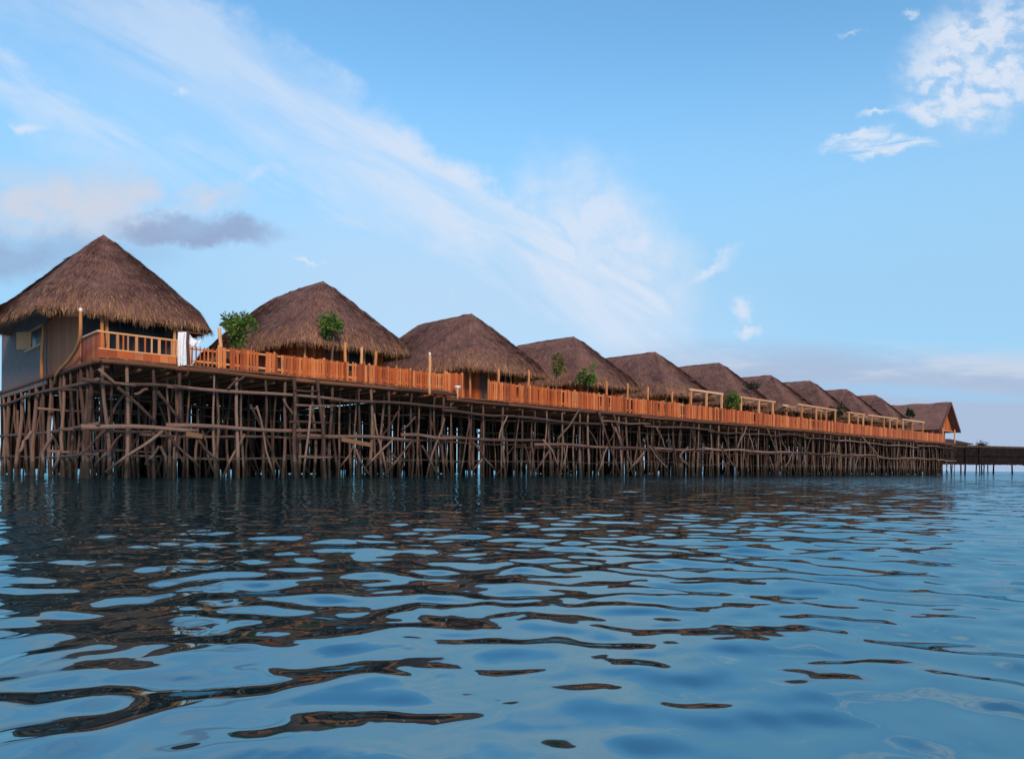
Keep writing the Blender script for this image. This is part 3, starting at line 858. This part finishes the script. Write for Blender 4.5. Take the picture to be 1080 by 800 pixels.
# ------------------------------------------------------------------ shrubs
def shrub(label, px, py, wpx, hpx, y, zb, mat, seed, name='shrub', n=1500, leaf=.13, y_leaf=None):
    rg = random.Random(seed)
    c = PY(px, py, y); d = c.x * CT + c.y * ST
    rx = wpx / 2 * d / F_PX; rz = hpx / 2 * d / F_PX
    loc = (c.x, y, zb)
    root = thing(name, label, 'shrub', loc, 'shrubs on the walkway')
    tr = MB(); base = Vector((c.x - rx * .1, y, zb))
    tr.log(base, c - Vector((0, 0, rz * .3)), .05 + rx * .02, .03, .06, 6)
    clumps = []
    for i in range(13):
        while True:
            q = Vector((rg.uniform(-1, 1), rg.uniform(-1, 1), rg.uniform(-1, 1)))
            if q.length < 1: break
        q = Vector((q.x * rx * rg.uniform(.6, 1.05), q.y * rx * .8, q.z * rz * rg.uniform(.6, 1.05))); p = c + q
        clumps.append((p, rg.uniform(.2, .48) * min(rx, rz)))
        tr.log(c - Vector((0, 0, rz * rg.uniform(.2, .8))), p, .02, .008, .05, 4, 5)
    tr.build('trunk', M['bark'], root, loc)
    cr = MB()
    for _ in range(int(n * .75)):
        p, r = rg.choice(clumps)
        dr = Vector((rg.gauss(0, 1), rg.gauss(0, 1), rg.gauss(0, 1))).normalized()
        p = p + dr * r * rg.random() ** .5
        L = leaf * rg.uniform(.6, 1.3); a = (dr + Vector((rg.gauss(0, .6), rg.gauss(0, .6), rg.gauss(.1, .5)))).normalized()
        s = a.cross(Vector((rg.gauss(0, 1), rg.gauss(0, 1), rg.gauss(0, 1)))).normalized() * L * .24
        k = a.cross(s) * .2
        cr.add([p, p + a * L * .45 + s + k, p + a * L, p + a * L * .45 - s + k], [(0, 1, 2, 3)])
    cr.build('crown', M[mat], root, loc)
shrub('bushy green shrub, tallest of all, left of the second roof', 248, 343, 38, 40, YF + 1.0, ZA, 'leaf', 1, n=2600, leaf=.17)
shrub('leafy shrub on a thin stem in front of the second roof', 351, 343, 42, 29, YF + .9, ZA, 'leaf', 12, n=1700, leaf=.18)
shrub('yellowish narrow bush on a stout stem in front of the fourth roof', 587, 385, 15, 22, YF + .5, ZB, 'leaf_y', 3, n=700, leaf=.2)
shrub('round dark-green bush in front of the fourth roof', 620, 397, 24, 23, YF + .6, ZB, 'leaf', 4, n=1500, leaf=.17)
shrub('low green bush between the two nearest pale pergolas', 773, 421, 20, 17, YF + .6, ZB, 'leaf', 5, n=1200, leaf=.22)
shrub('dark shrub between the long pergola and the narrow one', 883, 432, 19, 17, YF + .8, ZB, 'leaf_d', 6, n=1000, leaf=.26)
shrub('small dark bush by the last pergola', 958, 437, 10, 13, YF + .8, ZB, 'leaf_d', 7, n=600, leaf=.28)
shrub('sparse dark bush against the fifth roof', 793, 407, 20, 8, YF + 1.2, ZB, 'leaf_d', 8, n=160, leaf=.3)

# ------------------------------------------------------------------ far jetty and what stands on it
def jetty():
    a = PD(992, 467, 140); b = PD(1200, 469, 165); a.z = b.z = 5.6
    loc = (a.x, a.y, 0)
    root = thing('jetty', 'dark distant jetty on thin stilts beyond the gabled house', 'jetty', loc)
    t = (b - a); L = t.length; t.normalize(); nr = Vector((-t.y, t.x, 0))
    if nr.dot(a) < 0: nr = -nr
    m = MB(); m.bar(a + nr * 3 - Vector((0, 0, .1)), b + nr * 3 - Vector((0, 0, .1)), 6, .2); m.build('deck', M['deck'], root, loc)
    m = MB(); m.bar(a - nr * .08 + Vector((0, 0, .02)), b - nr * .08 + Vector((0, 0, -.01)), .14, .2); m.build('edge_beam', M['pile'], root, loc)
    k = MB(); n = int(L / .3)  # added dark boards stand in for the shade below the jetty deck
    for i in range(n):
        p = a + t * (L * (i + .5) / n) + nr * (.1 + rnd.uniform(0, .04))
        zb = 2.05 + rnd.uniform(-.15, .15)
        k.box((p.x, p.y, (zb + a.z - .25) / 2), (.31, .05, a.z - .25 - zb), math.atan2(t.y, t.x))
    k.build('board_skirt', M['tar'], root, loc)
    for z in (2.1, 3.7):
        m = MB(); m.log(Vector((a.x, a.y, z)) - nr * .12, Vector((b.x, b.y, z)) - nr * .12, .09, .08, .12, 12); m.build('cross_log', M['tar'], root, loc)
    n = 26
    for i in range(n):
        p = a + t * (L * (i + rnd.uniform(.2, .8)) / n) + nr * rnd.choice((-.1, .4, 2.2, 5))
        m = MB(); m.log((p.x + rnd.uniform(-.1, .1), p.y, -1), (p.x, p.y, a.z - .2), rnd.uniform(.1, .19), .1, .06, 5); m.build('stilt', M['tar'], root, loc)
    # low dark shelter on the jetty
    c = PD(1011, 466, 150); hl = 5.2; loc2 = (c.x, c.y + 2, a.z)
    s = thing('low_shelter', 'low dark shelter with a flat hipped roof on the distant jetty', 'shelter', loc2)
    ux = t; uy = nr; o = Vector((c.x, c.y, 0)) + nr * 1.0
    f = MB(); zc, ze = a.z + 1.75, a.z + .75
    pts = [o - ux * hl - uy * .5, o + ux * hl - uy * .5, o + ux * hl + uy * 4, o - ux * hl + uy * 4]
    rg_ = [o - ux * hl * .45 + uy * 1.8, o + ux * hl * .25 + uy * 1.8]
    v = [Vector((p.x, p.y, ze)) for p in pts] + [Vector((p.x, p.y, zc)) for p in rg_] + [Vector((p.x, p.y, ze - .15)) for p in pts]
    f.add(v, [(0, 1, 5, 4), (1, 2, 5), (2, 3, 4, 5), (3, 0, 4), (0, 6, 7, 1), (1, 7, 8, 2), (2, 8, 9, 3), (3, 9, 6, 0), (9, 8, 7, 6)])
    f.build('roof', M['tarp'], s, loc2)
    for q in (-.9, -.3, .3, .9):
        for e in (0, 3.5):
            p = o + ux * hl * q + uy * e; w = MB(); w.log((p.x, p.y, a.z), (p.x, p.y, ze), .1, .09, .02, 3); w.build('post', M['beam'], s, loc2)
    w = MB(); p0 = o - ux * hl * .95 + uy * .6; p1 = o + ux * hl * .95 + uy * .6; w.bar((p0.x, p0.y, a.z + .38), (p1.x, p1.y, a.z + .38), .06, .7); w.build('wall', M['tarp'], s, loc2)
jetty()
def far_shrub():
    rg = random.Random(5); c = PD(1035, 465, 150); loc = (c.x, c.y, 5.6)
    root = thing('shrub', 'tiny dark bush on the distant jetty beside the low shelter', 'shrub', loc, 'shrubs on the walkway')
    m = MB(); m.log(loc, (c.x, c.y, 6.0), .08, .05, .03, 3); m.build('trunk', M['bark'], root, loc)
    m = MB()
    for _ in range(700):
        d = Vector((rg.gauss(0, .6), rg.gauss(0, .5), abs(rg.gauss(0, .4)))); p = Vector(loc) + d + Vector((0, 0, .1))
        a = Vector((rg.gauss(0, 1), rg.gauss(0, 1), rg.gauss(0, 1))).normalized() * .3; s = a.cross(Vector((0, .3, 1))).normalized() * .08
        m.add([p, p + a * .5 + s, p + a, p + a * .5 - s], [(0, 1, 2, 3)])
    m.build('crown', M['leaf_d'], root, loc)
far_shrub()

# ------------------------------------------------------------------ sun, sky
SUN_EL, SUN_DIR = R(28), Vector((-.45, -.89, 0)).normalized()
sl = bpy.data.lights.new('sun', 'SUN'); sl.energy = 2.0; sl.angle = R(11); sl.color = (1.0, .66, .45)
so = bpy.data.objects.new('sun', sl); COL.objects.link(so)
dv = -(SUN_DIR * math.cos(SUN_EL) + Vector((0, 0, math.sin(SUN_EL))))
so.rotation_euler = dv.to_track_quat('-Z', 'Y').to_euler(); so.location = (0, -20, 30)

W = bpy.data.worlds.new('World'); SC.world = W; W.use_nodes = True
def sky():
    t = NT(W.node_tree); bg = t.N['Background']
    nish = t.n('ShaderNodeTexSky', sky_type='NISHITA'); nish.sun_disc = False
    nish.sun_elevation = SUN_EL; nish.sun_rotation = math.atan2(SUN_DIR.x, SUN_DIR.y)
    nish.air_density = 1.0; nish.dust_density = .6; nish.ozone_density = 1.6
    tc = t.n('ShaderNodeTexCoord'); D = tc.outputs['Generated']
    def dot(v):
        x = t.n('ShaderNodeVectorMath', operation='DOT_PRODUCT'); t.L.new(D, x.inputs[0]); x.inputs[1].default_value = v
        return x.outputs['Value']
    fw = dot((CT, ST, 0)); rt = dot((ST, -CT, 0)); up = dot((0, 0, 1))
    fwc = t.m('MAXIMUM', fw, .08)
    U = t.m('DIVIDE', rt, fwc); V = t.m('DIVIDE', up, fwc)
    front = t.ss(fw, .05, .3)
    comb = t.n('ShaderNodeCombineXYZ'); t.L.new(U, comb.inputs[0]); t.L.new(V, comb.inputs[1]); P = comb.outputs[0]
    # wandering of the cloud edges
    n1 = t.noise(P, 3.2, 6, .6); n2 = t.noise(t.mapv(P, loc=(7, 3, 0)), 3.2, 6, .6)
    n3 = t.noise(t.mapv(P, loc=(1, 9, 0)), 14, 6, .62); n4 = t.noise(t.mapv(P, loc=(4, 2, 5)), 14, 6, .62)
    def warp(a, b):
        u = t.m('ADD', U, t.m('ADD', t.m('MULTIPLY', t.m('SUBTRACT', n1, .5), a), t.m('MULTIPLY', t.m('SUBTRACT', n3, .5), b)))
        v = t.m('ADD', V, t.m('ADD', t.m('MULTIPLY', t.m('SUBTRACT', n2, .5), a), t.m('MULTIPLY', t.m('SUBTRACT', n4, .5), b)))
        return u, v
    Uw, Vw = warp(.16, .10); Us, Vs = warp(.06, .075)
    def px(x): return (x - 540) / F_PX
    def py(y): return (494 - y) / F_PX
    def ell(u, v, cx, cy, rx, ry, rot=0.0, soft=(1.0, .3)):
        du = t.m('SUBTRACT', u, px(cx)); dv_ = t.m('SUBTRACT', v, py(cy))
        c, s = math.cos(rot), math.sin(rot)
        a = t.m('ADD', t.m('MULTIPLY', du, c), t.m('MULTIPLY', dv_, s)); b = t.m('SUBTRACT', t.m('MULTIPLY', dv_, c), t.m('MULTIPLY', du, s))
        a = t.m('DIVIDE', a, rx / F_PX); b = t.m('DIVIDE', b, ry / F_PX)
        r = t.m('SQRT', t.m('ADD', t.m('MULTIPLY', a, a), t.m('MULTIPLY', b, b)))
        return t.ss(r, *soft)
    def mul(*a):
        r = a[0]
        for b in a[1:]: r = t.m('MULTIPLY', r, b)
        return r
    # streak texture along the cirrus band (falls to the right)
    band_rot = math.atan(-.6)
    st = t.noise(t.mapv(t.mapv(P, rot=(0, 0, -band_rot)), (2.6, 13, 1)), 1.0, 6, .6, dist=.5)
    st2 = t.noise(t.mapv(t.mapv(P, rot=(0, 0, -band_rot * .7), loc=(3, 5, 0)), (4, 22, 1)), 1.0, 5, .6, dist=.8)
    d = t.m('SUBTRACT', Vw, t.m('SUBTRACT', .350, t.m('MULTIPLY', Uw, .60)))
    band = mul(t.ss(d, .04, -.012), t.ss(d, -.25, -.03), t.ss(Uw, .31, .17), t.ss(Uw, -1.1, -.6))
    dens = t.m('ADD', .58, t.m('MULTIPLY', t.ss(U, -.45, .05), .42))
    cir = mul(band, dens, t.m('ADD', .25, t.m('MULTIPLY', t.ss(st, .32, .64), .85)))
    d2 = t.m('SUBTRACT', Vw, t.m('SUBTRACT', .235, t.m('MULTIPLY', Uw, .42)))
    cir2 = mul(t.ss(d2, .05, 0), t.ss(d2, -.09, -.01), t.ss(Uw, -.05, -.25), t.ss(st, .35, .7), .7)
    # bulk where the band meets the roofs
    bulk = mul(ell(Uw, Vw, 640, 265, 150, 95, R(-38), (1.05, .45)), t.m('ADD', .35, t.m('MULTIPLY', t.ss(n3, .3, .7), .65)), .9)
    bulk = t.m('MAXIMUM', bulk, mul(t.m('MAXIMUM', ell(Uw, Vw, 652, 228, 58, 40, R(-30), (1.05, .5)), ell(Uw, Vw, 640, 262, 135, 26, R(-40), (1.1, .3))),
                                  t.m('ADD', .45, t.m('MULTIPLY', t.ss(n4, .3, .62), .55)), .95))
    veil = mul(ell(U, V, 480, 330, 420, 150, R(-10), (1.1, .1)), .38)
    cirrus = t.m('MAXIMUM', t.m('MAXIMUM', cir, cir2), t.m('MAXIMUM', bulk, veil), clamp=True)
    # bank on the left: lit top, violet base
    nb = t.noise(t.mapv(P, (5, 9, 1), loc=(2, 2, 0)), 1.0, 7, .6)
    top = mul(t.m('MAXIMUM', ell(Us, Vs, 60, 218, 190, 54, 0, (1.1, .15)), ell(Us, Vs, 185, 207, 95, 22, R(-4), (1.1, .4))), t.ss(nb, .36, .54))
    low = mul(t.m('MAXIMUM', ell(Us, Vs, 205, 247, 100, 22, R(-2), (1.1, .5)), ell(Us, Vs, 20, 272, 170, 34, 0, (1.2, .1))), t.m('ADD', .5, t.m('MULTIPLY', t.ss(nb, .3, .6), .5)))
    # mackerel patch, upper right, and the streak under it
    vor = t.n('ShaderNodeTexVoronoi', feature='SMOOTH_F1'); vv = t.n('ShaderNodeVectorMath', operation='ADD')
    cb = t.n('ShaderNodeCombineXYZ'); t.L.new(Us, cb.inputs[0]); t.L.new(Vs, cb.inputs[1])
    t.L.new(t.mapv(cb.outputs[0], (1.0, 1.6, 1)), vor.inputs['Vector']); vor.inputs['Scale'].default_value = 42
    cell = t.ss(vor.outputs['Distance'], .62, .15)
    fine = t.noise(t.mapv(P, (30, 46, 1)), 1.0, 6, .7)
    mk = mul(t.m('MAXIMUM', ell(Us, Vs, 1030, 62, 100, 80, R(28), (1.05, .45)), ell(Us, Vs, 1000, 112, 62, 20, 0, (1.1, .4))),
             t.m('ADD', .22, t.m('MULTIPLY', t.ss(t.m('ADD', t.m('MULTIPLY', t.noise(t.mapv(P, (15, 22, 1), loc=(3, 1, 0)), 1.0, 7, .68), .9), t.m('MULTIPLY', cell, .16)), .36, .60), .85)))
    sk = t.noise(t.mapv(t.mapv(P, rot=(0, 0, R(-8))), (8, 60, 1), loc=(5, 0, 0)), 1.0, 5, .65, dist=.6)
    streak = mul(t.m('MAXIMUM', ell(Us, Vs, 900, 146, 48, 11, R(10), (1.1, .3)), ell(Us, Vs, 935, 154, 64, 9, R(7), (1.1, .3))), t.ss(sk, .36, .56))
    wisps = None
    for (cx, cy, rx, ry, ro) in ((752, 279, 34, 8, 32), (787, 318, 16, 12, -40), (795, 340, 16, 7, 10), (258, 188, 24, 8, 35), (326, 276, 22, 2.4, 0),
                                 (895, 39, 16, 2.2, 0), (30, 141, 26, 7, 5), (186, 97, 9, 6, 0), (960, 8, 14, 4, 10), (925, 120, 22, 4, 8)):
        e = mul(ell(Us, Vs, cx, cy, rx, ry, R(ro), (1.3, .0)), t.m('ADD', .0, t.m('MULTIPLY', t.ss(n3, .3, .6), 1.0)))
        wisps = e if wisps is None else t.m('MAXIMUM', wisps, e)
    # low lilac bank along the horizon
    hb = t.noise(t.mapv(P, (4, 22, 1), loc=(0, 4, 0)), 1.0, 6, .6)
    edge = t.m('ADD', V, t.m('MULTIPLY', t.m('SUBTRACT', hb, .5), .07))
    tilt = t.m('ADD', edge, t.m('MULTIPLY', t.m('SUBTRACT', U, .45), .03))
    bank = mul(t.ss(tilt, .178, .125), t.ss(U, .05, .32), .88)
    rim = mul(t.ss(tilt, .185, .155), t.ss(tilt, .115, .15), t.ss(hb, .42, .62), t.ss(U, .08, .3), .75)
    gap_ = mul(ell(U, t.m('ADD', V, t.m('MULTIPLY', t.m('SUBTRACT', hb, .5), .03)), 980, 411, 170, 10, R(-3), (1.1, .3)), .6)
    # scattered soft cloud for the rest of the sphere
    oth = mul(t.ss(t.noise(t.mapv(D, (1.5, 1.5, 4)), 1.6, 6, .6), .52, .72), t.m('SUBTRACT', 1.0, front), .6)

    skyc = t.mix(1.0, nish.outputs[0], SKY_TINT, 'MULTIPLY')
    skyc = t.mix(t.m('MULTIPLY', t.ss(up, .52, .22), .92), skyc, SKY_LOW)
    c = t.mix(oth, skyc, CL_WHITE)
    c = t.mix(cirrus, c, CL_WHITE)
    c = t.mix(t.m('MULTIPLY', bank, front), c, CL_LILAC)
    c = t.mix(t.m('MULTIPLY', gap_, front), c, SKY_LOW)
    c = t.mix(t.m('MULTIPLY', rim, front), c, CL_PINK)
    c = t.mix(mul(top, front, .95), c, CL_PINK)
    c = t.mix(mul(low, front, .82), c, CL_VIOLET)
    c = t.mix(mul(t.m('MAXIMUM', t.m('MAXIMUM', mk, streak), wisps), front, .85), c, CL_BRIGHT)
    t.L.new(c, bg.inputs[0]); bg.inputs[1].default_value = SKY_S
SKY_S = .15
k = 1 / SKY_S
def rad(r, g, b):        # wanted picture value (0-255, sRGB) -> radiance before the sky strength
    f = lambda c: (c / 255 / 12.92 if c <= 10 else ((c / 255 + .055) / 1.055) ** 2.4)
    return tuple(f(c) * k * 2 ** -EXPO for c in (r, g, b))
EXPO = 0.6
SKY_TINT = (.69, 1.03, 1.08)
SKY_LOW = rad(160, 206, 241)
CL_WHITE = rad(214, 228, 247); CL_LILAC = rad(172, 188, 216); CL_PINK = rad(208, 214, 229); CL_VIOLET = rad(146, 162, 198); CL_BRIGHT = rad(222, 231, 246)
sky()

# ------------------------------------------------------------------ camera and view
cd = bpy.data.cameras.new('camera'); co = bpy.data.objects.new('camera', cd); COL.objects.link(co)
cd.sensor_fit = 'HORIZONTAL'; cd.sensor_width = 36; cd.lens = F_PX / 1080 * 36; cd.clip_start = .05; cd.clip_end = 20000
cd.shift_y = (493.5 - 400) / 1080
fwd = Vector((CT, ST, 0)); rgt = Vector((ST, -CT, 0)); upv = Vector((0, 0, 1))
mw = Matrix(((rgt.x, upv.x, -fwd.x, 0), (rgt.y, upv.y, -fwd.y, 0), (rgt.z, upv.z, -fwd.z, CZ), (0, 0, 0, 1)))
co.matrix_world = mw @ Matrix.Rotation(math.atan(.0065), 4, 'Z')
SC.camera = co
vs = SC.view_settings; vs.view_transform = 'Standard'; vs.look = 'None'; vs.exposure = EXPO; vs.gamma = 1; vs.use_curve_mapping = False
SC.render.engine = 'CYCLES'; SC.cycles.max_bounces = 4; SC.cycles.use_denoising = True
